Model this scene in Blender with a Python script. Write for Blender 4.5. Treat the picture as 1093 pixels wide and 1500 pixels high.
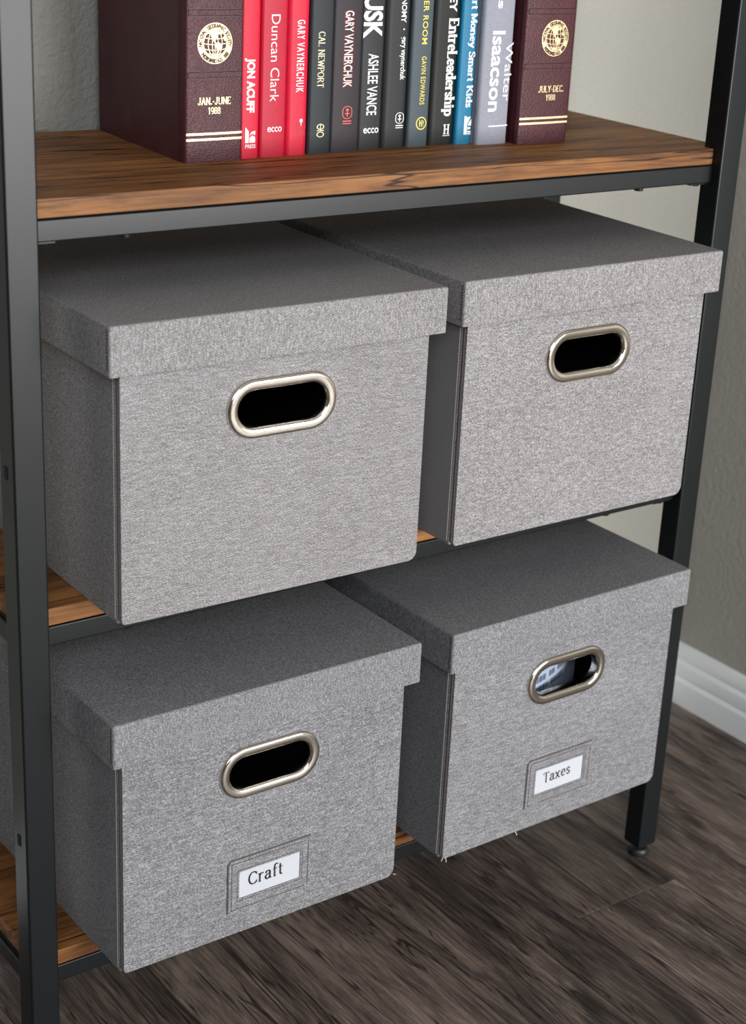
import bpy, bmesh, math, random
from mathutils import Vector, Matrix
from mathutils.geometry import tessellate_polygon

for o in list(bpy.data.objects): bpy.data.objects.remove(o)
scene = bpy.context.scene
COL = scene.collection
PI = math.pi

# ------------------------------------------------------------------ camera
CAM = Vector((-0.5436, -1.2434, 1.1294)); YAW, PIT, ROL = 0.6653, 0.3842, 0.0620
FPX, PPX, PPY = 2522.6, 625.7, 791.3
_f = Vector((math.sin(YAW)*math.cos(PIT), math.cos(YAW)*math.cos(PIT), -math.sin(PIT)))
_r = Vector((math.cos(YAW), -math.sin(YAW), 0)); _u = _r.cross(_f)
_R = math.cos(ROL)*_r + math.sin(ROL)*_u; _U = -math.sin(ROL)*_r + math.cos(ROL)*_u
cd = bpy.data.cameras.new('camera'); cam = bpy.data.objects.new('camera', cd); COL.objects.link(cam)
cam.matrix_world = Matrix(((_R.x, _U.x, -_f.x, CAM.x), (_R.y, _U.y, -_f.y, CAM.y), (_R.z, _U.z, -_f.z, CAM.z), (0, 0, 0, 1)))
cd.sensor_fit = 'VERTICAL'; cd.sensor_height = 24; cd.lens = 24*FPX/1500
cd.shift_x = (546.5-PPX)/1500; cd.shift_y = (PPY-750)/1500
cd.clip_start = 0.01
cd.dof.use_dof = True; cd.dof.focus_distance = 1.60; cd.dof.aperture_fstop = 5.0
scene.camera = cam

# ------------------------------------------------------------------ light
world = bpy.data.worlds.new('world'); scene.world = world; world.use_nodes = True
bg = world.node_tree.nodes['Background']; bg.inputs[0].default_value = (1.0, 0.95, 0.88, 1); bg.inputs[1].default_value = 0.36
ld = bpy.data.lights.new('window_daylight', 'AREA'); ld.shape = 'RECTANGLE'; ld.size = 1.95; ld.size_y = 0.80
ld.energy = 106; ld.color = (1.0, 0.99, 0.985)
lo = bpy.data.objects.new('window_daylight', ld); COL.objects.link(lo)
lo.location = (1.32, -2.84, 0.72); lo.rotation_euler = (math.radians(90), 0, 0)   # fills the glass door opening of the front wall
l2 = bpy.data.lights.new('added_high_fill', 'AREA'); l2.shape = 'RECTANGLE'; l2.size = 2.0; l2.size_y = 0.85
l2.energy = 54; l2.color = (0.84, 0.91, 1.0)
lo2 = bpy.data.objects.new('added_high_fill', l2); COL.objects.link(lo2)
lo2.location = (-1.50, -2.84, 2.20); lo2.rotation_euler = (math.radians(90), 0, 0)   # cool fill added for lid tops and box sides, in an added high opening
scene.view_settings.view_transform = 'Standard'; scene.view_settings.look = 'None'
scene.view_settings.gamma = 1; scene.view_settings.use_curve_mapping = False
scene.view_settings.exposure = 0.0

# ------------------------------------------------------------------ measures
S, PW, PD = 0.8145, 0.0281, 0.0272          # shelf width, post width, post depth
Z1, Z2, Z3 = 0.8537, 0.5004, 0.1494         # tops of the three boards
WT, BH, SY, DEP = 0.0158, 0.0193, 0.0118, 0.300
WX, WYB = 1.136, 0.313                      # right wall, back wall

def px(u, v, ax, val):
    "point where the sight line of a photo pixel meets the plane axis=val"
    d = _R*((u-PPX)/FPX) - _U*((v-PPY)/FPX) + _f
    return CAM + d*((val-CAM[ax])/d[ax])

# ------------------------------------------------------------------ helpers
def link(name, me, mat=None, parent=None):
    o = bpy.data.objects.new(name, me); COL.objects.link(o)
    if mat and not me.materials: me.materials.append(mat)
    if parent: o.parent = parent
    return o
def tag(o, label=None, cat=None, group=None, kind=None):
    if label: o['label'] = label
    if cat: o['category'] = cat
    if group: o['group'] = group
    if kind: o['kind'] = kind
    return o
def empty(name, loc=(0, 0, 0), rz=0):
    o = bpy.data.objects.new(name, None); COL.objects.link(o); o.location = loc; o.rotation_euler = (0, 0, rz)
    o.empty_display_size = 0.02
    return o
class MB:
    def __init__(s): s.v = []; s.f = []
    def add(s, v, f):
        n = len(s.v); s.v += [tuple(a) for a in v]; s.f += [tuple(i+n for i in q) for q in f]; return s
    def box(s, x0, y0, z0, x1, y1, z1, b=0):
        if b <= 0:
            v = [(x, y, z) for x in (x0, x1) for y in (y0, y1) for z in (z0, z1)]
            return s.add(v, [(0, 1, 3, 2), (4, 6, 7, 5), (0, 4, 5, 1), (2, 3, 7, 6), (0, 2, 6, 4), (1, 5, 7, 3)])
        bm = bmesh.new(); bmesh.ops.create_cube(bm, size=1)
        for q in bm.verts: q.co = ((x0+x1)/2+q.co.x*(x1-x0), (y0+y1)/2+q.co.y*(y1-y0), (z0+z1)/2+q.co.z*(z1-z0))
        bmesh.ops.bevel(bm, geom=bm.edges[:]+bm.verts[:], offset=b, segments=3, profile=0.5, affect='EDGES')
        bm.verts.index_update(); s.add([q.co[:] for q in bm.verts], [[q.index for q in fc.verts] for fc in bm.faces]); bm.free(); return s
    def tube(s, pts, r, n=6, caps=True):
        pts = [Vector(p) for p in pts]; rings = []
        for i, p in enumerate(pts):
            d = (pts[min(i+1, len(pts)-1)]-pts[max(i-1, 0)]).normalized()
            a = d.orthogonal().normalized() if abs(d.z) > .9 else d.cross(Vector((0, 0, 1))).normalized()
            b = d.cross(a); rings.append([p+(a*math.cos(2*PI*k/n)+b*math.sin(2*PI*k/n))*r for k in range(n)])
        v = [q for g in rings for q in g]
        f = [(i*n+k, i*n+(k+1) % n, (i+1)*n+(k+1) % n, (i+1)*n+k) for i in range(len(pts)-1) for k in range(n)]
        if caps: f += [tuple(range(n))[::-1], tuple((len(pts)-1)*n+k for k in range(n))]
        return s.add(v, f)
    def lathe(s, prof, c, n=20):
        v = [(c[0]+r*math.cos(2*PI*k/n), c[1]+r*math.sin(2*PI*k/n), c[2]+z) for r, z in prof for k in range(n)]
        m = len(prof)
        f = [(i*n+k, i*n+(k+1) % n, (i+1)*n+(k+1) % n, (i+1)*n+k) for i in range(m-1) for k in range(n)]
        f += [tuple(range(n))[::-1], tuple((m-1)*n+k for k in range(n))]
        return s.add(v, f)
    def plate(s, loops, y0, y1):
        "flat plate in the xz plane with holes: loops[0] outline, others holes; from depth y0 (front) to y1"
        flat = [p for l in loops for p in l]; n = len(flat)
        tris = tessellate_polygon([[Vector((p[0], p[1], 0)) for p in l] for l in loops])
        v = [(p[0], y0, p[1]) for p in flat]+[(p[0], y1, p[1]) for p in flat]
        f = [tuple(t) for t in tris]+[tuple(i+n for i in reversed(t)) for t in tris]
        k = 0
        for l in loops:
            m = len(l); f += [(k+i, k+(i+1) % m, n+k+(i+1) % m, n+k+i) for i in range(m)]; k += m
        return s.add(v, f)
    def prism(s, poly, z0, z1):
        "polygon in the xy plane extruded in z"
        n = len(poly); tris = tessellate_polygon([[Vector((p[0], p[1], 0)) for p in poly]])
        v = [(p[0], p[1], z0) for p in poly]+[(p[0], p[1], z1) for p in poly]
        f = [tuple(t) for t in tris]+[tuple(i+n for i in reversed(t)) for t in tris]+[(i, (i+1) % n, n+(i+1) % n, n+i) for i in range(n)]
        return s.add(v, f)
    def build(s, name, mat, parent=None, smooth=None, normals=True):
        me = bpy.data.meshes.new(name); me.from_pydata(s.v, [], s.f)
        if normals:
            bm = bmesh.new(); bm.from_mesh(me); bmesh.ops.recalc_face_normals(bm, faces=bm.faces[:]); bm.to_mesh(me); bm.free()
        if smooth is not None:
            for p in me.polygons: p.use_smooth = True
            me.set_sharp_from_angle(angle=math.radians(smooth))
        o = link(name, me, mat, parent)
        if smooth is not None: o.modifiers.new('wn', 'WEIGHTED_NORMAL').keep_sharp = True
        return o
def arc(cx, cz, rx, rz, a0, a1, n):
    return [(cx+rx*math.cos(math.radians(a0+(a1-a0)*i/n)), cz+rz*math.sin(math.radians(a0+(a1-a0)*i/n))) for i in range(n+1)]
def rrect(x0, z0, x1, z1, rs, n=5):
    "rounded rectangle, radii for bl, br, tr, tl"
    bl, br, tr, tl = rs
    return arc(x0+bl, z0+bl, bl, bl, 180, 270, n)+arc(x1-br, z0+br, br, br, 270, 360, n)+arc(x1-tr, z1-tr, tr, tr, 0, 90, n)+arc(x0+tl, z1-tl, tl, tl, 90, 180, n)
def stadium(cx, cz, hl, r, n=14):
    return arc(cx+hl, cz, r, r, -90, 90, n)+arc(cx-hl, cz, r, r, 90, 270, n)

# ------------------------------------------------------------------ materials
class NT:
    def __init__(s, name, **kw):
        s.m = bpy.data.materials.new(name); s.m.use_nodes = True; s.t = s.m.node_tree; s.b = s.t.nodes['Principled BSDF']
        for k, v in kw.items(): s.b.inputs[k].default_value = v
    def n(s, typ, **kw):
        q = s.t.nodes.new(typ)
        for k, v in kw.items():
            if k in q.inputs: s.set(q.inputs[k], v)
            else: setattr(q, k, v)
        return q
    def set(s, inp, v):
        if hasattr(v, 'is_linked'): s.t.links.new(v, inp)
        else: inp.default_value = v
    def coord(s, scale, rnd=True):
        tc = s.n('ShaderNodeTexCoord'); v = tc.outputs['Object']
        if rnd:
            oi = s.n('ShaderNodeObjectInfo'); mu = s.n('ShaderNodeMath', operation='MULTIPLY'); s.set(mu.inputs[0], oi.outputs['Random']); mu.inputs[1].default_value = 37.0
            ad = s.n('ShaderNodeVectorMath', operation='ADD'); s.set(ad.inputs[0], v); s.set(ad.inputs[1], mu.outputs[0]); v = ad.outputs[0]
        mp = s.n('ShaderNodeMapping'); s.set(mp.inputs['Vector'], v); mp.inputs['Scale'].default_value = scale
        return mp.outputs[0]
    def noise(s, vec, scale=1, detail=3, rough=.5, dist=0):
        q = s.n('ShaderNodeTexNoise'); s.set(q.inputs['Vector'], vec)
        q.inputs['Scale'].default_value = scale; q.inputs['Detail'].default_value = detail; q.inputs['Roughness'].default_value = rough; q.inputs['Distortion'].default_value = dist
        return q.outputs['Fac']
    def math(s, op, a, b=0.0, c=None):
        q = s.n('ShaderNodeMath', operation=op); s.set(q.inputs[0], a); s.set(q.inputs[1], b)
        if c is not None: s.set(q.inputs[2], c)
        return q.outputs[0]
    def ramp(s, fac, stops):
        q = s.n('ShaderNodeValToRGB'); s.set(q.inputs[0], fac); e = q.color_ramp.elements
        while len(e) < len(stops): e.new(.5)
        for k, (p, c) in enumerate(stops): e[k].position = p; e[k].color = (*c, 1) if len(c) == 3 else c
        return q.outputs[0]
    def mix(s, fac, a, b, mode='MIX'):
        q = s.n('ShaderNodeMix', data_type='RGBA', blend_type=mode); s.set(q.inputs[0], fac)
        for i, v in ((6, a), (7, b)): s.set(q.inputs[i], v if hasattr(v, 'is_linked') else (*v, 1))
        return q.outputs[2]
    def base(s, c): s.set(s.b.inputs['Base Color'], c); return s
    def bump(s, h, strength=.3, dist=.001):
        q = s.n('ShaderNodeBump'); s.set(q.inputs['Height'], h); q.inputs['Strength'].default_value = strength; q.inputs['Distance'].default_value = dist
        s.set(s.b.inputs['Normal'], q.outputs[0]); return s
def plain(name, col, rough=.5, metal=0, spec=.5):
    return NT(name, **{'Base Color': (*col, 1), 'Roughness': rough, 'Metallic': metal, 'Specular IOR Level': spec}).m

def fabric(name, slub, dark, mid, light):
    q = NT(name, Roughness=.95); q.b.inputs['Specular IOR Level'].default_value = .12
    a = q.noise(q.coord(slub), 1, 2, .6)
    w = q.noise(q.coord((800, 800, 800)), 1, 1, .5)
    big = q.noise(q.coord((9, 9, 9)), 1, 2)
    # interlaced threads, two crossing sets on every face of the box
    sx = q.n('ShaderNodeSeparateXYZ'); q.set(sx.inputs[0], q.coord((1, 1, 1), False))
    X, Y, Z = sx.outputs; K = 2*PI/.0023
    u = q.math('ADD', X, Y); v = q.math('ADD', Z, q.math('MULTIPLY', q.math('SUBTRACT', Y, X), .35))
    jit = q.math('MULTIPLY', q.math('SUBTRACT', a, .5), 5.0)
    s1 = q.math('SINE', q.math('ADD', q.math('MULTIPLY', u, K), jit)); s2 = q.math('SINE', q.math('ADD', q.math('MULTIPLY', v, K*1.1), jit))
    wv = q.math('ADD', q.math('MULTIPLY', q.math('MULTIPLY', s1, s2), .5), .5)
    f = q.math('ADD', q.math('MULTIPLY', a, .36), q.math('MULTIPLY', w, .44))
    f = q.math('ADD', f, q.math('MULTIPLY', wv, .20))
    f = q.math('ADD', f, q.math('MULTIPLY', q.math('SUBTRACT', big, .5), .06))
    q.base(q.ramp(f, [(.29, dark), (.50, mid), (.71, light)]))
    q.bump(f, .5, .0012)
    return q.m
FD, FM, FL = (.085, .076, .074), (.262, .248, .248), (.58, .565, .575)
M_body = fabric('heather_weave_body', (150, 900, 1200), FD, FM, FL)
M_lid = fabric('heather_weave_lid', (1100, 1100, 190), FD, FM, FL)
GD, GM, GL_ = (.070, .066, .068), (.205, .203, .212), (.50, .505, .53)  # labelled boxes get darker, slightly bluer tones than the plain pair
M_body2 = fabric('darker_heather_weave_body', (110, 900, 1000), GD, GM, GL_)
M_lid2 = fabric('darker_heather_weave_lid', (1100, 1100, 190), GD, GM, GL_)
M_seam = plain('seam_thread', (.055, .042, .042), .9)
M_thread = plain('pale_thread', (.62, .58, .56), .9)
M_liner = plain('black_liner', (.010, .010, .011), .85)
M_groove = plain('brown_piping', (.12, .092, .088), .9)
M_chrome = NT('brushed_nickel', **{'Base Color': (.74, .70, .63, 1), 'Metallic': 1, 'Roughness': .15}).m
M_white = plain('white_card', (.56, .58, .62), .6)
M_ink = plain('black_ink', (.02, .02, .022), .6)

def wood():
    q = NT('rustic_brown_laminate', Roughness=.55); q.b.inputs['Specular IOR Level'].default_value = .3
    c1 = q.noise(q.coord((4.5, 40, 40)), 1, 6, .68, .8)
    c2 = q.noise(q.coord((14, 260, 260)), 1, 4, .65, .3)
    f = q.math('ADD', q.math('MULTIPLY', c1, .62), q.math('MULTIPLY', c2, .38))
    col = q.ramp(f, [(.28, (.060, .022, .008)), (.43, (.175, .070, .022)), (.56, (.35, .150, .045)), (.75, (.54, .26, .085))])
    ln = q.noise(q.coord((1.6, 42, 42)), 1, 3, .6, .5)
    d = q.math('ABSOLUTE', q.math('SUBTRACT', ln, .5))
    crack = q.ramp(d, [(.004, (.13, .10, .09)), (.016, (1, 1, 1))])
    pat = q.ramp(q.noise(q.coord((2, 9, 9)), 1, 2), [(.40, (.55, .50, .46)), (.60, (1, 1, 1))])
    col = q.mix(1.0, col, crack, 'MULTIPLY'); col = q.mix(.55, col, pat, 'MULTIPLY')
    q.base(col); q.bump(f, .25, .0006)
    return q.m
M_wood = wood()
def floorwood():
    q = NT('weathered_plank', Roughness=.52)
    c1 = q.noise(q.coord((19, 3.4, 19)), 1, 6, .66, 1.3)
    c2 = q.noise(q.coord((300, 16, 300)), 1, 5, .75, .3)
    f = q.math('ADD', q.math('MULTIPLY', c1, .52), q.math('MULTIPLY', c2, .48))
    oi = q.n('ShaderNodeObjectInfo')
    f = q.math('ADD', f, q.math('MULTIPLY', q.math('SUBTRACT', oi.outputs['Random'], .5), .10))
    col = q.ramp(f, [(.37, (.024, .017, .015)), (.47, (.078, .058, .048)), (.54, (.150, .112, .091)), (.65, (.30, .23, .185))])
    ln = q.noise(q.coord((24, 1.3, 24)), 1, 4, .65, .8)
    crack = q.ramp(q.math('ABSOLUTE', q.math('SUBTRACT', ln, .48)), [(.003, (.16, .13, .12)), (.014, (1, 1, 1))])
    vo = q.n('ShaderNodeTexVoronoi'); q.set(vo.inputs['Vector'], q.coord((9, 3.2, 9))); vo.inputs['Scale'].default_value = 1
    knot = q.ramp(vo.outputs['Distance'], [(.03, (.12, .09, .08)), (.075, (.55, .5, .48)), (.11, (1, 1, 1))])
    col = q.mix(1, col, crack, 'MULTIPLY'); col = q.mix(.9, col, knot, 'MULTIPLY')
    q.base(col); q.bump(f, .35, .0008)
    return q.m
M_floor = floorwood()
M_gap = plain('dark_joint', (.012, .010, .009), .9)
def paint():
    q = NT('orange_peel_wall_paint', Roughness=.75)
    h = q.noise(q.coord((1, 1, 1), False), 150, 3, .55, .3)
    q.base(q.ramp(q.noise(q.coord((1, 1, 1), False), 3, 2), [(.3, (.36, .348, .305)), (.7, (.40, .388, .342))]))
    q.bump(h, .85, .003)
    return q.m
M_wall = paint()
M_ceil = plain('white_ceiling_paint', (.60, .59, .57), .8)
M_trim = plain('white_trim_paint', (.88, .90, .90), .35)
def steel():
    q = NT('black_powder_coat', **{'Base Color': (.006, .008, .009, 1), 'Roughness': .36, 'Specular IOR Level': .36})
    h = q.noise(q.coord((1, 1, 1)), 900, 2)
    q.bump(h, .10, .0003)
    return q.m
M_steel = steel()
M_rubber = plain('black_plastic', (.012, .012, .013), .45)
M_gold = NT('gold_foil', **{'Base Color': (.80, .66, .38, 1), 'Metallic': .6, 'Roughness': .45}).m
def leather(name, col):
    q = NT(name, Roughness=.40); q.b.inputs['Specular IOR Level'].default_value = .32
    v = q.n('ShaderNodeTexVoronoi'); q.set(v.inputs['Vector'], q.coord((750, 750, 750))); v.inputs['Scale'].default_value = 1
    q.base(q.ramp(q.noise(q.coord((40, 40, 40)), 1, 3), [(.3, tuple(c*.8 for c in col)), (.7, tuple(c*1.2 for c in col))]))
    q.bump(v.outputs['Distance'], .35, .0008)
    return q.m
M_leather = leather('burgundy_leather', (.070, .014, .019))
M_blind = plain('blind_tooling', (.030, .010, .012), .5)
def cloth(name, col, rough=.55):
    q = NT(name, Roughness=rough); q.b.inputs['Specular IOR Level'].default_value = .25
    n = q.noise(q.coord((1, 1, 1)), 900, 2)
    q.base(q.ramp(n, [(.3, tuple(c*.88 for c in col)), (.7, tuple(min(1, c*1.12) for c in col))]))
    q.bump(n, .15, .0004)
    return q.m
M_paper = plain('cream_paper', (.70, .64, .52), .8)
INK = {'white': plain('white_print', (.85, .85, .83), .5), 'cream': plain('cream_print', (.82, .74, .48), .5),
       'red': plain('red_print', (.75, .10, .09), .5), 'silver': plain('silver_print', (.62, .60, .60), .35, .3),
       'yellow': plain('yellow_print', (.85, .72, .12), .5), 'softwhite': plain('soft_white_print', (.88, .88, .90), .5),
       'faint': plain('faint_red_print', (.42, .03, .05), .5), 'gold': M_gold}

# ------------------------------------------------------------------ lettering
def bfont(txt, bold=0.0, space=1.0):
    cu = bpy.data.curves.new('t', 'FONT'); cu.body = txt; cu.resolution_u = 3; cu.offset = bold; cu.space_character = space
    ob = bpy.data.objects.new('t', cu); COL.objects.link(ob)
    dg = bpy.context.evaluated_depsgraph_get(); me = ob.evaluated_get(dg).to_mesh()
    v = [(q.co.x, q.co.y) for q in me.vertices]; f = [tuple(p.vertices) for p in me.polygons]
    ob.evaluated_get(dg).to_mesh_clear(); bpy.data.objects.remove(ob); bpy.data.curves.remove(cu)
    return v, f
A_ = lambda *a: arc(*a)
def cr(pts, n=5):
    out = []
    for i in range(len(pts)-1):
        p0, p1, p2, p3 = (Vector(pts[max(0, min(len(pts)-1, i+k))]) for k in (-1, 0, 1, 2))
        for j in range(n):
            t = j/n; out.append(tuple(.5*((2*p1)+(-p0+p2)*t+(2*p0-5*p1+4*p2-p3)*t*t+(-p0+3*p1-3*p2+p3)*t**3)))
    return out+[tuple(pts[-1])]
# serif stroke letters: (advance, strokes, horizontal serifs (x, y), vertical serif ticks (x, y))
GL = {
 'A': (.78, [[(.08, 0), (.39, 1)], [(.39, 1), (.70, 0)], [(.2, .36), (.58, .36)]], [(.08, 0), (.70, 0)], []),
 'C': (.76, [A_(.42, .5, .36, .5, 42, 318, 16)], [], [(.69, .84), (.69, .16)]),
 'D': (.82, [[(.12, 0), (.12, 1)], [(.12, 1), (.34, 1)]+A_(.34, .5, .40, .5, 90, -90, 14)+[(.12, 0)]], [(.12, 0), (.12, 1)], []),
 'E': (.70, [[(.12, 0), (.12, 1)], [(.12, 1), (.62, 1)], [(.12, .52), (.48, .52)], [(.12, 0), (.64, 0)]], [(.12, 0), (.12, 1)], [(.62, .93), (.64, .07)]),
 'J': (.55, [[(.38, 1), (.38, .25)]+A_(.2, .22, .18, .22, 0, -170, 8)], [(.38, 1)], []),
 'K': (.80, [[(.12, 0), (.12, 1)], [(.66, 1), (.14, .45)], [(.30, .6), (.72, 0)]], [(.12, 0), (.12, 1), (.66, 1), (.72, 0)], []),
 'L': (.68, [[(.12, 0), (.12, 1)], [(.12, 0), (.60, 0)]], [(.12, 0), (.12, 1)], [(.60, .08)]),
 'M': (.98, [[(.12, 0), (.12, 1)], [(.12, 1), (.48, .1)], [(.48, .1), (.86, 1)], [(.86, 1), (.86, 0)]], [(.12, 0), (.12, 1), (.86, 1), (.86, 0)], []),
 'N': (.84, [[(.12, 0), (.12, 1)], [(.12, 1), (.72, 0)], [(.72, 0), (.72, 1)]], [(.12, 0), (.12, 1), (.72, 1)], []),
 'O': (.84, [A_(.42, .5, .36, .5, 0, 360, 22)], [], []),
 'P': (.70, [[(.12, 0), (.12, 1)], [(.12, 1), (.34, 1)]+A_(.34, .74, .28, .26, 90, -90, 10)+[(.12, .48)]], [(.12, 0), (.12, 1)], []),
 'R': (.78, [[(.12, 0), (.12, 1)], [(.12, 1), (.34, 1)]+A_(.34, .75, .26, .25, 90, -90, 10)+[(.12, .5)], [(.36, .5), (.70, 0)]], [(.12, 0), (.12, 1), (.70, 0)], []),
 'S': (.62, [cr([(.54, .80), (.44, .96), (.28, 1), (.12, .88), (.12, .70), (.30, .54), (.48, .42), (.54, .24), (.44, .06), (.28, 0), (.14, .05), (.07, .22)])], [], []),
 'T': (.74, [[(.37, 0), (.37, 1)], [(.06, 1), (.68, 1)]], [(.37, 0)], [(.06, .92), (.68, .92)]),
 'U': (.84, [[(.12, 1), (.12, .3)]+A_(.42, .3, .30, .3, 180, 360, 10)+[(.72, 1)]], [(.12, 1), (.72, 1)], []),
 'W': (1.08, [[(.08, 1), (.30, 0)], [(.30, 0), (.54, .9)], [(.54, .9), (.78, 0)], [(.78, 0), (1.0, 1)]], [(.08, 1), (1.0, 1)], []),
 'Y': (.78, [[(.08, 1), (.39, .48)], [(.70, 1), (.39, .48)], [(.39, .48), (.39, 0)]], [(.08, 1), (.70, 1), (.39, 0)], []),
 '1': (.50, [[(.25, 0), (.25, 1)], [(.25, 1), (.08, .82)]], [(.25, 0)], []),
 '8': (.64, [A_(.32, .74, .22, .26, 0, 360, 14), A_(.32, .25, .26, .25, 0, 360, 14)], [], []),
 '9': (.64, [A_(.31, .68, .24, .31, 0, 360, 14), [(.55, .68)]+A_(.27, .4, .28, .4, 10, -110, 8)], [], []),
 '.': (.28, [[(.1, .02), (.1, .12)], [(.15, .02), (.15, .12)]], [], []),
 '-': (.42, [[(.06, .38), (.34, .38)], [(.06, .43), (.34, .43)]], [], []),
 'a': (.60, [cr([(.10, .52), (.16, .64), (.30, .67), (.43, .58), (.44, .44), (.44, .08), (.54, .0)]), cr([(.44, .42), (.24, .38), (.08, .26), (.08, .12), (.20, .0), (.34, .05), (.44, .18)])], [], []),
 'd': (.66, [A_(.28, .33, .22, .34, 0, 360, 14), [(.52, 1), (.52, 0)]], [(.48, 1), (.56, 0)], []),
 'e': (.60, [[(.10, .36), (.50, .36)]+A_(.30, .34, .21, .33, 5, 315, 14)], [], []),
 'f': (.42, [[(.17, 0), (.17, .8)]+A_(.33, .82, .16, .2, 180, 50, 7), [(.04, .64), (.36, .64)]], [(.17, 0)], []),
 'h': (.68, [[(.12, 0), (.12, 1)], [(.12, .45)]+A_(.33, .42, .21, .25, 160, 0, 8)+[(.54, 0)]], [(.10, 1), (.12, 0), (.54, 0)], []),
 'i': (.34, [[(.16, 0), (.16, .66)], [(.16, .86), (.16, .97)]], [(.13, .66), (.16, 0)], []),
 'k': (.68, [[(.12, 0), (.12, 1)], [(.52, .66), (.14, .28)], [(.28, .42), (.58, 0)]], [(.12, 0), (.10, 1), (.52, .66), (.58, 0)], []),
 'm': (1.0, [[(.12, 0), (.12, .66)], [(.12, .45)]+A_(.30, .42, .18, .25, 160, 0, 8)+[(.48, 0)], [(.48, .45)]+A_(.67, .42, .19, .25, 160, 0, 8)+[(.86, 0)]], [(.10, .66), (.12, 0), (.48, 0), (.86, 0)], []),
 'n': (.68, [[(.12, 0), (.12, .66)], [(.12, .45)]+A_(.33, .42, .21, .25, 160, 0, 8)+[(.54, 0)]], [(.10, .66), (.12, 0), (.54, 0)], []),
 'o': (.62, [A_(.31, .33, .23, .33, 0, 360, 16)], [], []),
 'p': (.66, [[(.14, -.3), (.14, .66)], A_(.37, .33, .22, .33, 0, 360, 14)], [(.14, -.3), (.11, .66)], []),
 'r': (.48, [[(.13, 0), (.13, .66)], [(.13, .42)]+A_(.33, .40, .20, .26, 165, 60, 6)], [(.10, .66), (.13, 0)], []),
 's': (.48, [cr([(.40, .54), (.32, .65), (.20, .66), (.09, .56), (.13, .42), (.30, .31), (.41, .18), (.34, .04), (.20, 0), (.07, .13)])], [], []),
 't': (.42, [[(.16, .88), (.16, .14)]+A_(.27, .13, .11, .13, 180, 300, 6), [(.03, .64), (.36, .64)]], [], []),
 'x': (.60, [[(.08, .64), (.48, 0)], [(.48, .64), (.08, 0)]], [(.08, .64), (.48, .64), (.08, 0), (.50, 0)], []),
 'y': (.62, [[(.08, .64), (.30, .02)], [(.54, .64), (.26, -.18), (.10, -.28)]], [(.08, .64), (.54, .64)], []),
 ' ': (.34, [], [], []),
}
def serif(txt, thick=.13, thin=.05, slab=.11, track=0.0):
    V, F = [], []; x = 0
    def quad(a, b, w0, w1):
        a, b = Vector(a), Vector(b); d = (b-a)
        if d.length < 1e-6: return
        d.normalize(); n = Vector((-d.y, d.x)); k = len(V)
        for q in (a+n*w0-d*w0*.35, a-n*w0-d*w0*.35, b-n*w1+d*w1*.35, b+n*w1+d*w1*.35): V.append((q.x+x, q.y))
        F.append((k, k+1, k+2, k+3))
    for ch in txt:
        adv, st, hs, vs = GL[ch]
        for l in st:
            for a, b in zip(l, l[1:]):
                dx, dy = b[0]-a[0], b[1]-a[1]; L = math.hypot(dx, dy) or 1
                w = (thin+(thick-thin)*abs(dy)/L)/2; quad(a, b, w, w)
        if slab > 0:
            for sx, sy in hs: quad((sx-slab, sy), (sx+slab, sy), thin*.55, thin*.55)
            for sx, sy in vs: quad((sx, sy-.09), (sx, sy+.09), thin*.55, thin*.55)
        x += adv+track
    return V, F
def bounds(v):
    xs = [a for a, b in v]; ys = [b for a, b in v]; return min(xs), max(xs), min(ys), max(ys)
def fit(vf, w=None, h=None, capx=None):
    "scale letters to width w and height h (either may be None), origin at lower left"
    v, f = vf; x0, x1, y0, y1 = bounds(v)
    sx = w/(x1-x0) if w else None; sy = h/(y1-y0) if h else None
    sx = sx or sy; sy = sy or sx
    return [((a-x0)*sx, (b-y0)*sy) for a, b in v], f
def letter_obj(name, vf, mapf, mat, parent, cut=0):
    v, f = vf
    if cut:                                   # extra vertices so that the print follows a rounded spine
        bm = bmesh.new(); bv = [bm.verts.new((a, b, 0)) for a, b in v]
        for q in f:
            try: bm.faces.new([bv[i] for i in q])
            except ValueError: pass
        x0, x1, y0, y1 = bounds(v); ax = cut-1; lo_, hi_ = ((x0, x1), (y0, y1))[ax]; n = int((hi_-lo_)/.0025)
        for k in range(1, n+1):
            c = [0, 0, 0]; c[ax] = lo_+(hi_-lo_)*k/(n+1); nn = [0, 0, 0]; nn[ax] = 1
            bmesh.ops.bisect_plane(bm, geom=bm.verts[:]+bm.edges[:]+bm.faces[:], plane_co=c, plane_no=nn)
        bm.verts.index_update(); v = [(q.co.x, q.co.y) for q in bm.verts]; f = [tuple(q.index for q in fc.verts) for fc in bm.faces]; bm.free()
    me = bpy.data.meshes.new(name); me.from_pydata([mapf(a, b) for a, b in v], [], f)
    return link(name, me, mat, parent)

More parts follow.
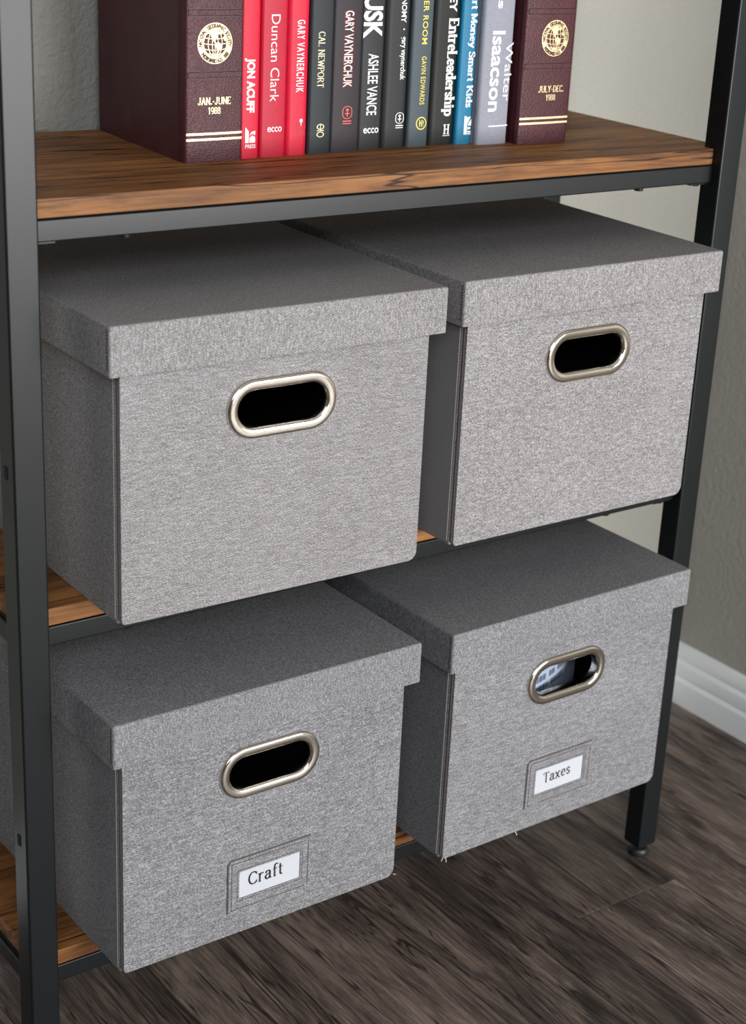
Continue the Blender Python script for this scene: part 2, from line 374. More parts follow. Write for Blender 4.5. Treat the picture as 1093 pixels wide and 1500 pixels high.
# ------------------------------------------------------------------ setting
GAP = .0012
floor = MB().box(-4.6, -2.80, -.06, 2.8, WYB, -.011).build('floor', M_gap); tag(floor, kind='structure')
random.seed(4)
cols = [-4.6+.155*i for i in range(13)]+[-2.6, -2.45, -2.30, -2.14, -1.99, -1.83, -1.68, -1.52, -1.37, -1.21, -1.06, -.90, -.75, -.59, -.44, -.28, -.125, .03, .187, .33, .457, .570, .643, .799, .89, 1.01, WX, 1.29, 1.45, 1.6, 1.76, 1.91, 2.07, 2.22, 2.38, 2.53, 2.69, 2.8]
planks = {}
for c, (a, b) in enumerate(zip(cols, cols[1:])):
    if abs(a-.643) < 1e-6: cuts = [-2.8, -2.2, -1.2, -.053, WYB]
    else:
        o = random.uniform(.45, 1.0); cuts = [-2.8, -2.8+o, -2.8+o+1.15, -2.8+o+2.3, WYB]
        if a > .15: cuts = [-2.8, -2.1-.1*random.random(), -.75-.3*random.random(), WYB]
    for y0, y1 in zip(cuts, cuts[1:]):
        pl = MB().box(0, 0, -.011, b-a-GAP*.7, y1-y0-GAP, 0, .0006).build('floor_plank', M_floor, floor)
        pl.location = (a+GAP*.35, y0+GAP/2, 0)
H = 2.75
wb = MB().box(-4.6, WYB, -.06, WX+.12, WYB+.1, H).build('wall_back', M_wall); tag(wb, kind='structure')
wr = MB().box(WX, -.30, -.06, WX+.12, WYB, H).build('wall_right', M_wall); tag(wr, kind='structure')
# front wall (behind the camera) with the glass door opening that lights the shelf
FY = -2.80; dx0, dx1, dz0, dz1 = .34, 2.30, .30, 1.14
ex0, ex1, ez0, ez1 = -2.52, -.48, 1.75, 2.65  # unseen high opening, added to hold the fill light
wf_ = MB().box(-4.6, FY-.12, -.06, ex0, FY, H).box(ex1, FY-.12, -.06, dx0, FY, H).box(ex0, FY-.12, -.06, ex1, FY, ez0).box(ex0, FY-.12, ez1, ex1, FY, H).box(dx1, FY-.12, -.06, 2.8, FY, H).box(dx0, FY-.12, dz1, dx1, FY, H).box(dx0, FY-.12, -.06, dx1, FY, dz0).build('wall_front', M_wall); tag(wf_, kind='structure')
wf = MB()
for a, b in ((dx0, dx0+.05), (dx1-.05, dx1)): wf.box(a, FY-.09, dz0, b, FY-.04, dz1, .004)
for a, b in ((dz0, dz0+.05), (dz1-.05, dz1)): wf.box(dx0+.05, FY-.09, a, dx1-.05, FY-.04, b, .004)
tag(MB().box(-4.7, -2.92, H, 2.9, WYB+.1, H+.1).build('ceiling', M_ceil), kind='structure')
tag(MB().box(-4.7, -2.92, -.06, -4.6, WYB+.1, H).build('wall_left', M_wall), kind='structure')
tag(MB().box(WX+.12, -.30, -.06, 2.8, -.20, H).box(2.8, -2.92, -.06, 2.9, -.20, H).build('wall_alcove', M_wall), kind='structure')
wg = MB()
for a, b in ((ex0, ex0+.05), (ex1-.05, ex1)): wg.box(a, FY-.09, ez0, b, FY-.04, ez1, .004)
for a, b in ((ez0, ez0+.05), (ez1-.05, ez1)): wg.box(ex0+.05, FY-.09, a, ex1-.05, FY-.04, b, .004)
tag(wg.build('added_window', M_trim), kind='structure')  # frame round the added opening of the fill light
w1 = wf.build('window_1', M_trim); tag(w1, kind='structure')
MB().box(dx0-.04, FY-.05, dz0-.025, dx1+.04, FY+.03, dz0, .004).build('window_sill', M_trim, w1)
def baseboard(name, along, a, b):
    prof = [(0, 0), (.0125, 0), (.0125, .034), (.0118, .038), (.0095, .0405), (.0095, .043), (.0108, .046), (.0108, .060), (.0095, .064), (.0070, .066), (.0070, .069), (.0080, .072), (.0075, .082), (.0045, .0875), (0, .0895)]
    m = MB(); n = len(prof)
    P = (lambda d, z, t: (WX-d, t, z)) if along == 'y' else (lambda d, z, t: (t, WYB-d, z))
    v = [P(d, z, t) for t in (a, b) for d, z in prof]
    m.add(v, [(i, (i+1) % n, n+(i+1) % n, n+i) for i in range(n)]+[tuple(range(n)), tuple(range(n, 2*n))[::-1]])
    tag(m.build(name, M_trim, smooth=35), kind='structure')
baseboard('baseboard_right', 'y', -.30, WYB)
baseboard('baseboard_back', 'x', -4.6, WX-.0125)

# ------------------------------------------------------------------ bookcase
bk = tag(empty('bookcase'), 'black metal framed bookcase with rustic brown wooden shelves', 'bookcase')
TOP = 1.62
for x0 in (0, S-PW):
    for y0 in (0, DEP-PD):
        p = MB().box(x0, y0, .016, x0+PW, y0+PD, TOP, .0022).build('post', M_steel, bk, 40)
        fx, fy = x0+PW*.5, y0+PD*.5
        MB().lathe([(.004, .020), (.004, .009), (.0105, .0085), (.0125, .006), (.0125, .0015), (.0115, 0)][::-1], (fx, fy, 0), 20).build('levelling_foot', M_rubber, p, 40)
        for zz in (Z1+.13, Z2+.13, Z3+.13):
            hx = x0-.0002 if x0 == 0 else x0+PW+.0002
            MB().box(hx-.0004, y0+PD*.45, zz-.006, hx+.0004, y0+PD*.66, zz+.005, 0).build('screw_slot', M_liner, p)
e = .0012
def shelf(z):
    XL, XR, NX = .010, S-.0035, PW+.0006
    n1 = PD+.0006; yb = DEP-.001
    poly = [(NX, SY), (S-NX, SY), (S-NX, n1), (XR, n1), (XR, DEP-n1), (S-NX, DEP-n1), (S-NX, yb), (NX, yb), (NX, DEP-n1), (XL, DEP-n1), (XL, n1), (NX, n1)]
    bd = MB().prism(poly, z-WT, z).build('shelf_board', M_wood, bk)
    bv = bd.modifiers.new('b', 'BEVEL'); bv.width = .0007; bv.segments = 2; bv.limit_method = 'ANGLE'
    zb1 = z-WT-e; zb0 = z-WT-BH
    for nm, x0, y0, x1, y1 in (('front_rail', PW-.001, SY, S-PW+.001, SY+.020), ('rear_rail', PW-.001, DEP-.020, S-PW+.001, DEP-.002), ('side_rail', .005, PD-.001, .022, DEP-PD+.001), ('side_rail', S-.022, PD-.001, S-.005, DEP-PD+.001)):
        r = MB().box(x0, y0, zb0, x1, y1, zb1, .0014).build(nm, M_steel, bk, 40)
        ix, iy = (0, .004) if 'side' not in nm else (.004, 0)
        MB().box(x0+ix, y0+iy, zb1-.0005, x1-ix, y1-iy, z-WT+.0002).build('board_ledge', M_liner, r)
        if nm == 'front_rail':
            for a, b in ((PW, PW+.021), (S-PW-.026, S-PW)):
                MB().box(a, SY+.003, zb0-.0022, b, SY+.018, zb0+.0004, .0006).build('corner_bracket', M_steel, r)
            for sx in (PW+.012, PW+.085, S-PW-.014, S-PW-.094):
                MB().lathe([(.0042, -.0036), (.0050, -.0026), (.0050, .0)], (sx, SY+.009, zb0), 12).build('screw_head', M_rubber, r, 40)
for z in (Z1, Z2, Z3): shelf(z)

# ------------------------------------------------------------------ fabric boxes
W, HB, LH, OV, OVF, DB = .310, .2641, .0421, .0112, .0088, .338
HC, HZ = W/2, .1755                          # handle centre
def stitch(m, p, q, step=.0034, ln=.0021, r=.00038):
    p, q = Vector(p), Vector(q); L = (q-p).length; d = (q-p)/L; n = int(L/step)
    for i in range(n):
        a = p+d*(step*i); m.tube([a, a+d*ln], r, 4)
def grommet(parent):
    prof = [(0, .0004), (0, -.0010), (.0005, -.0022), (.0015, -.0032), (.0030, -.0037), (.0055, -.0037), (.0080, -.0035), (.0095, -.0028), (.0106, -.0012), (.0112, .002), (.0112, .0075)]
    n = 18; hl, r0 = .0282, .0268; rings = [stadium(HC, HZ, hl, r0-d, n) for d, y in prof]; k = len(rings[0]); m = MB()
    v = [(p[0], prof[i][1], p[1]) for i, rg in enumerate(rings) for p in rg]
    f = [(i*k+j, i*k+(j+1) % k, (i+1)*k+(j+1) % k, (i+1)*k+j) for i in range(len(prof)-1) for j in range(k)]
    o = m.add(v, f).build('handle_grommet', M_chrome, parent, 60); tag(o, 'shiny oval metal handle ring')
    return o
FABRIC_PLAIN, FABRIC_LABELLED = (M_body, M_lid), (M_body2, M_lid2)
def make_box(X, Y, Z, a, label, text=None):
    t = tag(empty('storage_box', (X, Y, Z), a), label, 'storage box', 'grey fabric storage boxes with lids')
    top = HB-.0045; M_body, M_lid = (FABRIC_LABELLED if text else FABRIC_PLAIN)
    th = .003
    # shell: sides, back, bottom (fabric outside, black lining on the inside)
    b = MB().box(0, .0052, 0, th, DB, top, .0012).box(W-th, .0052, 0, W, DB, top, .0012).box(th*.5, DB-th, 0, W-th*.5, DB, top, .0012).box(th*.5, .0052, 0, W-th*.5, DB-th*.5, th, .0008)
    b.build('body', M_body, t)
    MB().box(th, .008, th, th+.001, DB-th, top-.001).box(W-th-.001, .008, th, W-th, DB-th, top-.001).box(th, DB-th-.001, th, W-th, DB-th, top-.001).box(th, .008, th, W-th, DB-th, th+.001).build('lining', M_liner, t)
    # stiff front panel with rounded lower corners and the oval handle hole
    fp = MB().plate([rrect(.0016, .0002, W-.0016, top, (.004, .009, .001, .001)), stadium(HC, HZ, .0282, .0160)], 0, .0042).build('front_panel', M_body, t)
    bv = fp.modifiers.new('b', 'BEVEL'); bv.width = .0009; bv.segments = 2; bv.limit_method = 'ANGLE'; bv.angle_limit = .9
    MB().plate([rrect(.0030, .0020, W-.0030, top, (.004, .008, .001, .001)), stadium(HC, HZ, .0282, .0162)], .0040, .0056).build('panel_lining', M_liner, fp)
    # corner piping and stitched seam on the sides
    for sx, d in ((0, 1), (W, -1)):
        MB().box(min(sx+d*.0004, sx+d*.0022), .0026, .004, max(sx+d*.0004, sx+d*.0022), .0056, top-.001, .0006).build('corner_piping', M_groove, t)
        m = MB(); stitch(m, (sx-d*.0002, .0085, .004), (sx-d*.0002, .0085, HB-LH-.004), .0030, .0022, .0005)
        tag(m.build('seam_stitching', M_thread, t), kind='stuff')
    grommet(t)
    # lid: top sheet and four skirts
    x0, x1, y0, y1 = -OV, W+OV, -OVF, DB+OVF*.6; lt = .0042
    bm = bmesh.new(); bmesh.ops.create_cube(bm, size=1)
    for q in bm.verts: q.co = ((x0+x1)/2+q.co.x*(x1-x0), (y0+y1)/2+q.co.y*(y1-y0), HB-LH/2+q.co.z*LH)
    bot = min(bm.faces, key=lambda f: f.calc_center_median().z)
    ed = [e for e in bm.edges if not (e.verts[0] in bot.verts and e.verts[1] in bot.verts)]
    bmesh.ops.delete(bm, geom=[bot], context='FACES_ONLY')
    bmesh.ops.bevel(bm, geom=ed, offset=.0022, segments=3, profile=.5, affect='EDGES')
    me = bpy.data.meshes.new('lid'); bm.to_mesh(me); bm.free()
    ld_ = link('lid', me, M_lid, t)
    so = ld_.modifiers.new('s', 'SOLIDIFY'); so.thickness = lt; so.offset = -1
    bv = ld_.modifiers.new('b', 'BEVEL'); bv.width = .0008; bv.segments = 2; bv.limit_method = 'ANGLE'; bv.angle_limit = .9
    m = MB()
    for cx in (x0, x1):
        s_ = -1 if cx == x0 else 1
        stitch(m, (cx+s_*.0000, y0+.0042, HB-.004), (cx+s_*.0000, y0+.0042, HB-LH+.002), .0028, .0017, .0009)
    tag(m.build('corner_stitching', M_seam, ld_), kind='stuff')
    if text:
        cz = .0540; cx = .1575; pw, ph = .0925/2, .0575/2; ww, wh = .0345, .0148
        pk = MB().plate([rrect(cx-pw, cz-ph, cx+pw, cz+ph, (.002, .002, .004, .004)), rrect(cx-ww, cz-wh, cx+ww, cz+wh, (.002,)*4)], -.0017, -.0002).build('label_pocket', M_body, t)
        m = MB(); i = .0032
        for p, q in (((cx-pw+i, cz-ph+i), (cx-pw+i, cz+ph-i)), ((cx-pw+i, cz-ph+i), (cx+pw-i, cz-ph+i)), ((cx+pw-i, cz-ph+i), (cx+pw-i, cz+ph-i)), ((cx-pw+i, cz+ph-i), (cx+pw-i, cz+ph-i))):
            stitch(m, (p[0], -.0017, p[1]), (q[0], -.0017, q[1]), .0030, .0021, .0005)
        j = .0022
        for p, q in (((cx-ww-j, cz-wh-j), (cx-ww-j, cz+wh+j)), ((cx-ww-j, cz-wh-j), (cx+ww+j, cz-wh-j)), ((cx+ww+j, cz-wh-j), (cx+ww+j, cz+wh+j)), ((cx-ww-j, cz+wh+j), (cx+ww+j, cz+wh+j))):
            stitch(m, (p[0], -.0017, p[1]), (q[0], -.0017, q[1]), .0026, .0017, .0004)
        tag(m.build('pocket_stitching', M_seam, pk), kind='stuff')
        m = MB().box(cx-pw-.0009, -.0011, cz-ph, cx-pw, -.0001, cz+ph-.002).box(cx-pw+.002, -.0011, cz+ph, cx+pw, -.0001, cz+ph+.0008)
        m.build('pocket_edge', M_groove, pk)
        ang = math.radians(1.0 if text == 'Craft' else 2.0)
        cd_ = MB().box(cx-ww-.003, -.0006, cz-wh-.002, cx+ww+.002, -.00025, cz+wh+.002).build('label_card', M_white, t); tag(cd_, 'white paper label reading '+text)
        v, f = fit(serif(text, .15, .075, .095, .07), .0390, None)
        ca, sa = math.cos(ang), math.sin(ang); ox = cx-ww+(.0105 if text == 'Craft' else .0125); oz = cz-.0048
        letter_obj('lettering', (v, f), lambda p, q: (ox+p*ca-q*sa, -.00075, oz+p*sa+q*ca), M_ink, cd_)
        # wavy clear plastic over the card
        nx, nz = 18, 6; vv = []
        for jx in range(nx+1):
            for jz in range(nz+1):
                fx, fz = jx/nx, jz/nz
                w_ = .00028*math.sin(fx*9+fz*5)*math.sin(fz*4+fx*3)
                vv.append((cx-ww+fx*2*ww, -.00125+w_, cz-wh+fz*2*wh))
        ff = [(i_*(nz+1)+k, (i_+1)*(nz+1)+k, (i_+1)*(nz+1)+k+1, i_*(nz+1)+k+1) for i_ in range(nx) for k in range(nz)]
        MB().add(vv, ff).build('plastic_window', M_plastic, pk, 180)
    return t
M_plastic = NT('clear_plastic', Roughness=.12)
_tr = M_plastic.n('ShaderNodeBsdfTransparent'); _gl = M_plastic.n('ShaderNodeBsdfGlossy', Roughness=.12); _fr = M_plastic.n('ShaderNodeLayerWeight', Blend=.25)
_mx = M_plastic.n('ShaderNodeMixShader'); M_plastic.set(_mx.inputs[0], M_plastic.math('MULTIPLY', _fr.outputs['Fresnel'], .3)); M_plastic.set(_mx.inputs[1], _tr.outputs[0]); M_plastic.set(_mx.inputs[2], _gl.outputs[0])
M_plastic.set(M_plastic.t.nodes['Material Output'].inputs['Surface'], _mx.outputs[0]); M_plastic = M_plastic.m

make_box(.0698, -.0489, Z2, -.0138, 'plain grey fabric lidded box on the middle shelf, above the Craft box')
make_box(.4275, -.0449, Z2, -.0002, 'plain grey fabric lidded box on the middle shelf, above the Taxes box')
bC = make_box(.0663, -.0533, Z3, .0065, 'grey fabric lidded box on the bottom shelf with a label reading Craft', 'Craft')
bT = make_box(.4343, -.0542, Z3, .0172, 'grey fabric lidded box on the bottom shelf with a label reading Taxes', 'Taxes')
for par, pts in ((bT, [((.0035, .003, .001), (.0022, .0022, -.0035)), ((.0055, .001, .001), (.0062, -.0008, -.0045)), ((.101, .001, .001), (.1025, -.002, -.0035))]), (bC, [((W-.001, .001, .001), (W+.0012, -.001, .0008))])):
    for a, b in pts:
        a, b = Vector(a), Vector(b); MB().tube([a, (a+b)/2+Vector((.0006, -.0004, 0)), b], .00045, 5).build('loose_thread', M_thread, par)
# printed sheets standing inside the Taxes box, seen through its handle
def sheet():
    p = NT('printed_sheet', Roughness=.35); p.base((.40, .46, .56, 1)); return p.m
M_sheet = sheet(); M_bluink = plain('blue_grey_print', (.09, .13, .22), .5)
ts = tag(empty('tax_paper', (.4343, -.0542, Z3), .0172), 'pale printed sheet standing inside the Taxes box behind its handle hole', 'paper')
def sp(u, z): return (.085+u, .0105+.05*u+2.2*u*u, z)
vv = [sp(i*.012, z) for i in range(13) for z in (.0045, .215)]
MB().add(vv, [(2*i, 2*i+2, 2*i+3, 2*i+1) for i in range(12)]).build('sheet', M_sheet, ts, 60)
m = MB(); random.seed(9)
for row in range(4):
    u = .018
    while u < .10:
        w_ = random.uniform(.002, .006)
        z_ = .152+row*.0115; h_ = .0065
        if random.random() < .8:
            v_ = [sp(u, z_), sp(u+w_, z_), sp(u+w_, z_+h_), sp(u, z_+h_)]; m.add([(a, b-.0006, c) for a, b, c in v_], [(0, 1, 2, 3)])
        u += w_+.0018
m.build('print', M_bluink, ts, normals=False)

# ------------------------------------------------------------------ books
BG = 'books standing on the top shelf'
def spine_y(x, w, bulge):
    k = 2*x/w-1; return -bulge*(1-k*k)
def make_book(x0, x1, y0, y1, Ht, D, mat, label, bulge=.0008, rc=.0030, groove=.0012, name='book', boards=.0028, taper=0.0):
    "spine from (x0,y0) to (x1,y1) on the board; local x along the spine, y into the shelf"
    y0 = y1 = (y0+y1)/2; a = 0.0; w = x1-x0-.0004
    t = tag(empty(name, (x0+.0002*math.cos(a), y0, Z1), a), label, 'book', BG)
    left = [(0, D), (0, .0125), (groove, .0105), (groove, .0075), (0, .0055), (0, rc)]
    crn = [(rc*(1-math.cos(q)), rc*(1-math.sin(q))) for q in (PI/8*i for i in range(1, 4))]
    mid = [(rc+(w-2*rc)*i/10, spine_y(rc+(w-2*rc)*i/10, w, bulge)-spine_y(rc, w, bulge)) for i in range(11)]
    right = [(w-p, q) for p, q in (left+crn)[::-1]]
    outer = left+crn+mid+right; outer[0] = (taper, D)
    inner = [(w-boards, D), (w-boards, .013), (boards, .013), (boards+taper, D)]
    c = MB().prism(outer+inner, 0, Ht).build('cover', mat, t, 50)
    pg = MB().prism([(boards, .013), (w-boards, .013), (w-boards, D-.004), (boards+taper*.98, D-.004)], .004, Ht-.004).build('page_block', M_paper, t)
    t['w'] = w
    def put(vf, ox, oz, rot, ink, nm='spine_lettering', lift=.00025, par=None):
        def mp(p, q):
            if rot: X, Zc = ox+q, oz-p
            else: X, Zc = ox+p, oz+q
            return (X, spine_y(X, w, bulge)-spine_y(rc, w, bulge)-lift, Zc)
        return letter_obj(nm, vf, mp, INK[ink] if isinstance(ink, str) else ink, par or c, 2 if rot else 1)
    def down(vf, u0, u1, v0, v1, ink, uc=None, **k):
        "letters running down the spine between photo rows v0..v1, columns u0..u1 at mid height"
        ym = (y0+y1)/2; um = (u0+u1)/2; vm = (v0+v1)/2
        zt = px(um, v0, 1, ym).z-Z1; zb = px(um, v1, 1, ym).z-Z1
        h = (px(u1, vm, 1, ym).x-px(u0, vm, 1, ym).x); xm = px(um, vm, 1, ym).x-x0
        return put(fit(vf, zt-zb, h), max(.001, xm-h/2), zt, True, ink, **k)
    def across(vf, u0, u1, v0, v1, ink, **k):
        ym = (y0+y1)/2; um = (u0+u1)/2; vm = (v0+v1)/2
        xa, xb = px(u0, vm, 1, ym).x-x0, px(u1, vm, 1, ym).x-x0; zt = px(um, v0, 1, ym).z-Z1; zb = px(um, v1, 1, ym).z-Z1
        return put(fit(vf, xb-xa, zt-zb), xa, zb, False, ink, **k)
    t_ = type('B', (), {}); t_.o, t_.c, t_.w, t_.put, t_.down, t_.across = t, c, w, put, down, across
    return t_
def ringpoly(r0, r1, a0=0, a1=360, n=40, sx=1, sy=1, cx=0, cy=0):
    v = []; f = []
    for i in range(n+1):
        q = math.radians(a0+(a1-a0)*i/n); v += [(cx+sx*r0*math.cos(q), cy+sy*r0*math.sin(q)), (cx+sx*r1*math.cos(q), cy+sy*r1*math.sin(q))]
    f = [(2*i, 2*i+1, 2*i+3, 2*i+2) for i in range(n)]
    return v, f
def join(*vfs):
    V, F = [], []
    for v, f in vfs:
        k = len(V); V += v; F += [tuple(i+k for i in q) for q in f]
    return V, F
def poly(pts):
    tris = tessellate_polygon([[Vector((a, b, 0)) for a, b in pts]])
    return list(pts), [tuple(t) for t in tris]
def line(pts, w):
    V, F = [], []
    for a, b in zip(pts, pts[1:]):
        a, b = Vector(a), Vector(b); d = b-a
        if d.length < 1e-9: continue
        d.normalize(); n = Vector((-d.y, d.x))*w/2; k = len(V)
        V += [tuple(a+n), tuple(a-n), tuple(b-n), tuple(b+n)]; F.append((k, k+1, k+2, k+3))
    return V, F
def xf(vf, ox, oy, s=1, sy=None):
    v, f = vf; return [(ox+a*s, oy+b*(sy or s)) for a, b in v], f
def globe(B, cx, cz, R):
    "round gilt seal: ring with lettering round a gridded globe with the Americas"
    g = join(ringpoly(.70, 1.0), ringpoly(.645, .675))
    r = .645; parts = [g]
    for k in (-.62, -.25, .25, .62): parts.append(line([(r*k*math.cos(q), r*math.sin(q)) for q in (PI*(i/16-.5) for i in range(17))], .035))
    parts.append(line([(0, -r), (0, r)], .03))
    for lat in (-50, -25, 0, 25, 50):
        s_ = math.sin(math.radians(lat)); c_ = math.cos(math.radians(lat))
        parts.append(line([(r*c_*t, r*(s_-.10*(1-t*t)*c_)) for t in (i/6-1 for i in range(13))], .03))
    na = [(-.36, .50), (-.20, .60), (.06, .63), (.24, .56), (.20, .42), (.10, .40), (.14, .30), (.06, .20), (.0, .22), (-.02, .10), (.06, .02), (.02, .0), (-.08, .08), (-.14, .22), (-.22, .30), (-.24, .42)]
    sa = [(.04, .02), (.16, .06), (.30, .0), (.40, -.10), (.34, -.24), (.24, -.34), (.18, -.46), (.12, -.50), (.12, -.34), (.06, -.22), (.0, -.10)]
    gr = [(.26, .60), (.40, .50), (.36, .40), (.28, .46)]; eu = [(.50, .36), (.62, .20), (.58, .08), (.50, .16), (.46, .26)]
    an = [(-.22, -.57), (.0, -.50), (.22, -.57), (.0, -.64)]
    for q in (na, sa, gr, eu, an): parts.append(poly(q))
    em = B.put(xf(join(*parts), cx, cz, R), 0, 0, False, 'gold', nm='globe_emblem', lift=.0003)
    # lettering sunk into the ring
    def ringtext(txt, a0, a1, rad, flip):
        vs = []
        for i, ch in enumerate(txt):
            if ch == ' ': continue
            a = math.radians(a0+(a1-a0)*(i+.5)/len(txt)); v, f = bfont(ch, .05)
            if not v: continue
            x0, x1, yy0, yy1 = bounds(v); s = .19/.7
            v = [((p-(x0+x1)/2)*s*.75, (q-.35)*s*(1)) for p, q in v]
            th = a-PI/2 if not flip else a+PI/2
            v = [(rad*math.cos(a)+p*math.cos(th)-q*math.sin(th), rad*math.sin(a)+p*math.sin(th)+q*math.cos(th)) for p, q in v]
            vs.append((v, f))
        return join(*vs)
    tx = join(ringtext('NATIONAL GEOGRAPHIC SOCIETY', 190, -10, .845, False), ringtext('INCORPORATED A.D. 1888', 212, 328, .855, True))
    B.put(xf(tx, cx, cz, R), 0, 0, False, M_leather, nm='seal_lettering', lift=.00045, par=em)
def leather_book(x0, x1, y0, y1, txt, label, cx, taper=0.0):
    B = make_book(x0, x1, y0, y1, .262, .187, M_leather, label, .0010, .0030, .0010, 'leather_bound_volume', .0035, taper)
    w = B.w
    for zc, n in ((.1287, 1), (.0762, 1), (.182, 1), (.235, 1)):
        vs = []
        for dz in (-.0032, .0032): vs.append(line([(.003+(w-.006)*i/8, zc+dz) for i in range(9)], .0007))
        m = MB(); xs = [.0028+(w-.0056)*i/10 for i in range(11)]
        P = [(x, spine_y(x, w, .001)-spine_y(.003, w, .001)) for x in xs]
        v = []
        for x, y in P: v += [(x, y+.0005, zc-.0030), (x, y-.0006, zc-.0022), (x, y-.0006, zc+.0022), (x, y+.0005, zc+.0030)]
        f = [(4*i+k, 4*i+k+1, 4*i+k+5, 4*i+k+4) for i in range(10) for k in range(3)]
        m.add(v, f).build('raised_band', M_leather, B.c, 30)
        B.put(join(*vs), 0, 0, False, M_blind, nm='tooled_line', lift=.0002)
    for zc, hw in ((.0252, .0012), (.0203, .0012)):
        B.put(line([(.0012+(w-.0024)*i/8, zc) for i in range(9)], 2*hw*.85), 0, 0, False, 'gold', nm='gilt_line', lift=.0003)
    globe(B, cx, .1029, .0175)
    tw = .0335
    v = fit(serif(txt, .20, .08, .11, .08), tw, .0068); B.put(v, cx-tw/2, .0503, False, 'gold', nm='date_lettering')
    v = fit(serif('1988', .19, .08, .11, .06), .0125, .0062); B.put(v, cx-.0062, .0423, False, 'gold', nm='date_lettering')
    return B
leather_book(.2187, .2782, .1090, .1090, 'JAN.-JUNE', 'thick burgundy leather volume with gilt globe, lettered JAN.-JUNE 1988', .0290, .0115)
M = {k: cloth(k, c, r) for k, (c, r) in dict(bright_red=((.66, .010, .040), .45), deep_red=((.52, .009, .035), .45), scarlet=((.66, .012, .045), .45), slate_black=((.024, .030, .034), .5), plum_black=((.034, .026, .031), .5), charcoal=((.027, .029, .030), .5), soft_black=((.025, .027, .027), .5), slate_grey=((.070, .092, .105), .5), matte_black=((.016, .017, .015), .5), teal_blue=((.015, .19, .34), .45), silver_grey=((.30, .31, .36), .6)).items()}

b = make_book(.2784, .2990, .1140, .1146, .228, .150, M['bright_red'], 'thin bright red book with heavy white lettering JON ACUFF on the spine')
b.down(bfont('JON ACUFF', .045), 357.5, 373, 85, 165, 'white')
lg = join(poly([(0, 0), (1, 0), (1, .34), (.72, .5), (.42, .36), (.36, .55), (.42, .74), (.72, .82), (1, .72), (1, 1), (.52, .9), (0, 1.1)]), line([(.15, -.14), (.85, -.14)], .07))
b.across(join(poly([(0, .3), (.35, .3), (.35, .95), (.1, 1.15), (0, 1.2)]), poly([(.42, .3), (1, .3), (1, .62), (.72, .72), (.42, .60)]), poly([(.42, .7), (.7, .82), (1, .72), (1, .98), (.6, .92)]), xf(bfont('PRESS', .02), 0, 0, .42, .30)), 358.5, 374, 186, 217, 'white', nm='publisher_mark')

b = make_book(.2994, .3278, .1142, .1146, .236, .155, M['deep_red'], 'red book lettered Duncan Clark in thin white letters')
b.down(bfont('Duncan Clark', -.002), 396, 409, 21, 149, 'white')
b.across(bfont('ecco', .012), 391, 412, 185.5, 193, 'white', nm='publisher_mark')

b = make_book(.3284, .3520, .1150, .1158, .228, .150, M['scarlet'], 'slim red book with silver block capitals between the red and black books', .0006, .0048)
b.down(bfont('GARY VAYNERCHUK', .012, 1.25), 434.5, 445.5, 29, 135, 'silver')
b.across(join(ringpoly(0, .2, n=14, cx=.5, cy=1.5), line([(.5, 1.3), (.5, 1.0)], .08)), 438, 443, 174, 184, 'silver', nm='publisher_mark')
b.across(join(ringpoly(.42, .5, n=20, cx=.5, cy=.9), line([(0, .22), (1, .22)], .1), line([(0, 0), (1, 0)], .1)), 434, 446, 178, 198, 'faint', nm='publisher_mark')

b = make_book(.3524, .3786, .1156, .1156, .234, .150, M['slate_black'], 'dark slate book with pale serif lettering CAL NEWPORT')
b.down(serif('CAL NEWPORT', .17, .07, .11, .08), 465, 475, 46, 128, 'cream')
b.across(join(ringpoly(.30, .42, cx=.5, cy=1.55, n=24, sx=1.1), ringpoly(.30, .42, cx=.5, cy=.45, n=24, sx=1.1), line([(.5, 1.0), (.5, 2.0)], .1), line([(.05, 1), (.95, 1)], .12)), 463, 474, 181, 201, 'cream', nm='publisher_mark')

def keymark():
    st = lambda hl, r: [(a, b) for b, a in stadium(0, 0, hl, r, 10)]
    o, i = st(.22, .48), st(.22, .40); V = o+i; n = len(o)
    ring = (V, [(k, (k+1) % n, n+(k+1) % n, n+k) for k in range(n)])
    return join(ring, ringpoly(.0, .15, n=14, cy=.28), line([(0, .2), (0, -.45)], .10), line([(-.22, -.12), (.22, -.12)], .12), line([(-.42, -.92), (.42, -.92)], .13), line([(-.42, -1.18), (.42, -1.18)], .10))
b = make_book(.3790, .4122, .1158, .1200, .234, .155, M['plum_black'], 'black book with red edged white capitals GARY VAYNERCHUK')
b.down(bfont('GARY VAYNERCHUK', .030), 503, 517, 15, 128, 'red')
b.down(bfont('GARY VAYNERCHUK', .008), 504, 516, 15.6, 127.4, 'white', lift=.0004)
b.across(keymark(), 500.5, 515, 155, 181.5, 'red', nm='publisher_mark')

b = make_book(.4128, .4398, .1206, .1212, .240, .160, M['charcoal'], 'charcoal book with large white capitals USK above ASHLEE VANCE')
b.down(bfont('MUSK', .035), 533, 561, -34, 56, 'white')
b.down(bfont('ASHLEE VANCE', .016), 537.5, 552.5, 78.5, 168.5, 'white')
b.across(bfont('ecco', .018), 531.5, 554, 187, 195, 'white', nm='publisher_mark')

b = make_book(.4404, .4698, .1212, .1200, .228, .150, M['soft_black'], 'black book with small white letters ONOMY and a key mark', .0006, .0058)
b.down(bfont('ECONOMY', .020), 588.5, 596.5, -27, 33, 'white')
b.across(ringpoly(0, 1, n=12), 590.3, 592.7, 41.5, 44, 'white')
b.down(bfont('gary vaynerchuk', .018), 584.5, 594.5, 53.5, 117, 'white')
b.across(keymark(), 578.5, 591, 164.5, 187.5, 'white', nm='publisher_mark')

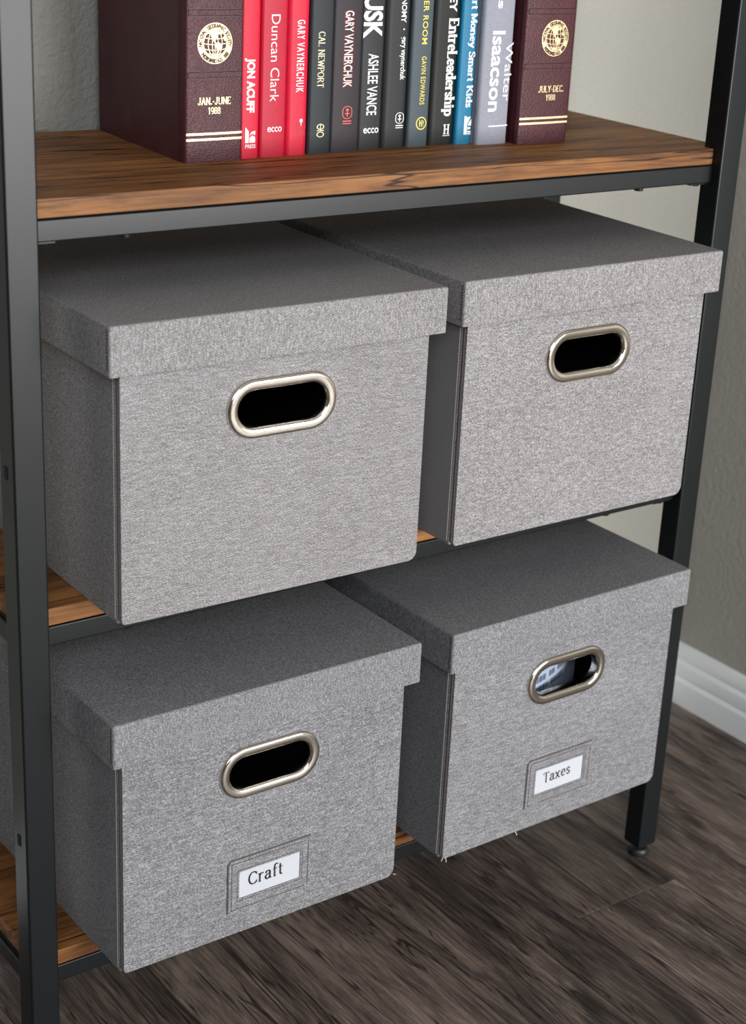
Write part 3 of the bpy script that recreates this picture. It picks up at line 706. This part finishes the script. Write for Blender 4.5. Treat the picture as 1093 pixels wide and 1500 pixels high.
b = make_book(.4702, .4954, .1200, .1182, .232, .150, M['slate_grey'], 'slate grey book with yellow lettering IPER ROOM and GAVIN EDWARDS')
b.down(bfont('VIPER ROOM', .010, 1.1), 619.5, 627.5, -21, 64.5, 'yellow')
b.down(bfont('GAVIN EDWARDS', .008, 1.1), 615.5, 622.5, 82.5, 153, 'yellow')
b.across(join(ringpoly(.82, 1.0, n=30), line([(-.3, .5), (-.3, -.5)], .16), line([(-.3, 0), (.1, .1)], .14), line([(.1, .5), (.05, -.5)], .16), line([(.4, .4), (.35, -.2)], .14), line([(.33, -.38), (.33, -.5)], .16)), 608.5, 624, 171, 190, 'yellow', nm='publisher_mark')

b = make_book(.4960, .5274, .1202, .1180, .236, .155, M['matte_black'], 'black book with bold cream slab lettering EntreLeadership', .0006, .0055)
b.down(bfont('RAMSEY', .03), 660, 671.5, -60, 17.5, 'white')
b.down(serif('EntreLeadership', .24, .11, .13, .03), 649.5, 668.5, 26.5, 170, 'white')
b.across(join(serif('H', .24, .11, .13) if 'H' in GL else xf(join(line([(.2, 0), (.2, 1)], .2), line([(.7, 0), (.7, 1)], .2), line([(.2, .5), (.7, .5)], .12), line([(.02, 0), (.38, 0)], .1), line([(.02, 1), (.38, 1)], .1), line([(.52, 0), (.88, 0)], .1), line([(.52, 1), (.88, 1)], .1)), 0, 0), line([(-.05, -.2), (.95, -.2)], .09)), 648, 658.5, 182, 199, 'white', nm='publisher_mark')

b = make_book(.5278, .5478, .1178, .1164, .226, .150, M['teal_blue'], 'teal blue book lettered mart Money Smart Kids in white')
b.down(serif('Smart Money Smart Kids', .22, .10, .12, .04), 684.5, 697.5, -32, 157.5, 'white')
b.across(join(poly([(0, 0), (.45, 0), (.42, .9), (.9, 1.5), (.5, 1.45), (0, 1.6)]), poly([(.5, .75), (1, .72), (1, 1.3), (.62, 1.0)]), poly([(.5, .62), (.95, .6), (.9, .45), (.5, .4)]), line([(.5, .22), (1, .22)], .14), line([(.5, .05), (1, .05)], .12)), 679, 690, 169, 197, 'white', nm='publisher_mark')

b = make_book(.5484, .5872, .1104, .1064, .250, .165, M['silver_grey'], 'thick silver grey book with white lettering Walter Isaacson', .0022, .0034, .0016)
b.down(bfont('Isaacson', .022), 717, 735, 45, 163, 'softwhite')
b.down(bfont('Walter', .002), 737.5, 749.5, 62, 148, 'softwhite')
b.down(bfont('Jobs', .022), 727.5, 739.5, -50, 12.5, 'softwhite')
b.across(line([(0, 0), (1, 0)], .06), 714, 743, 183, 185, 'softwhite', nm='printed_line')

leather_book(.5910, .6572, .0972, .0976, 'JULY-DEC.', 'thick burgundy leather volume with gilt globe, lettered JULY-DEC. 1988', .0392)
for o in bpy.data.objects:
    if 'w' in o.keys(): del o['w']
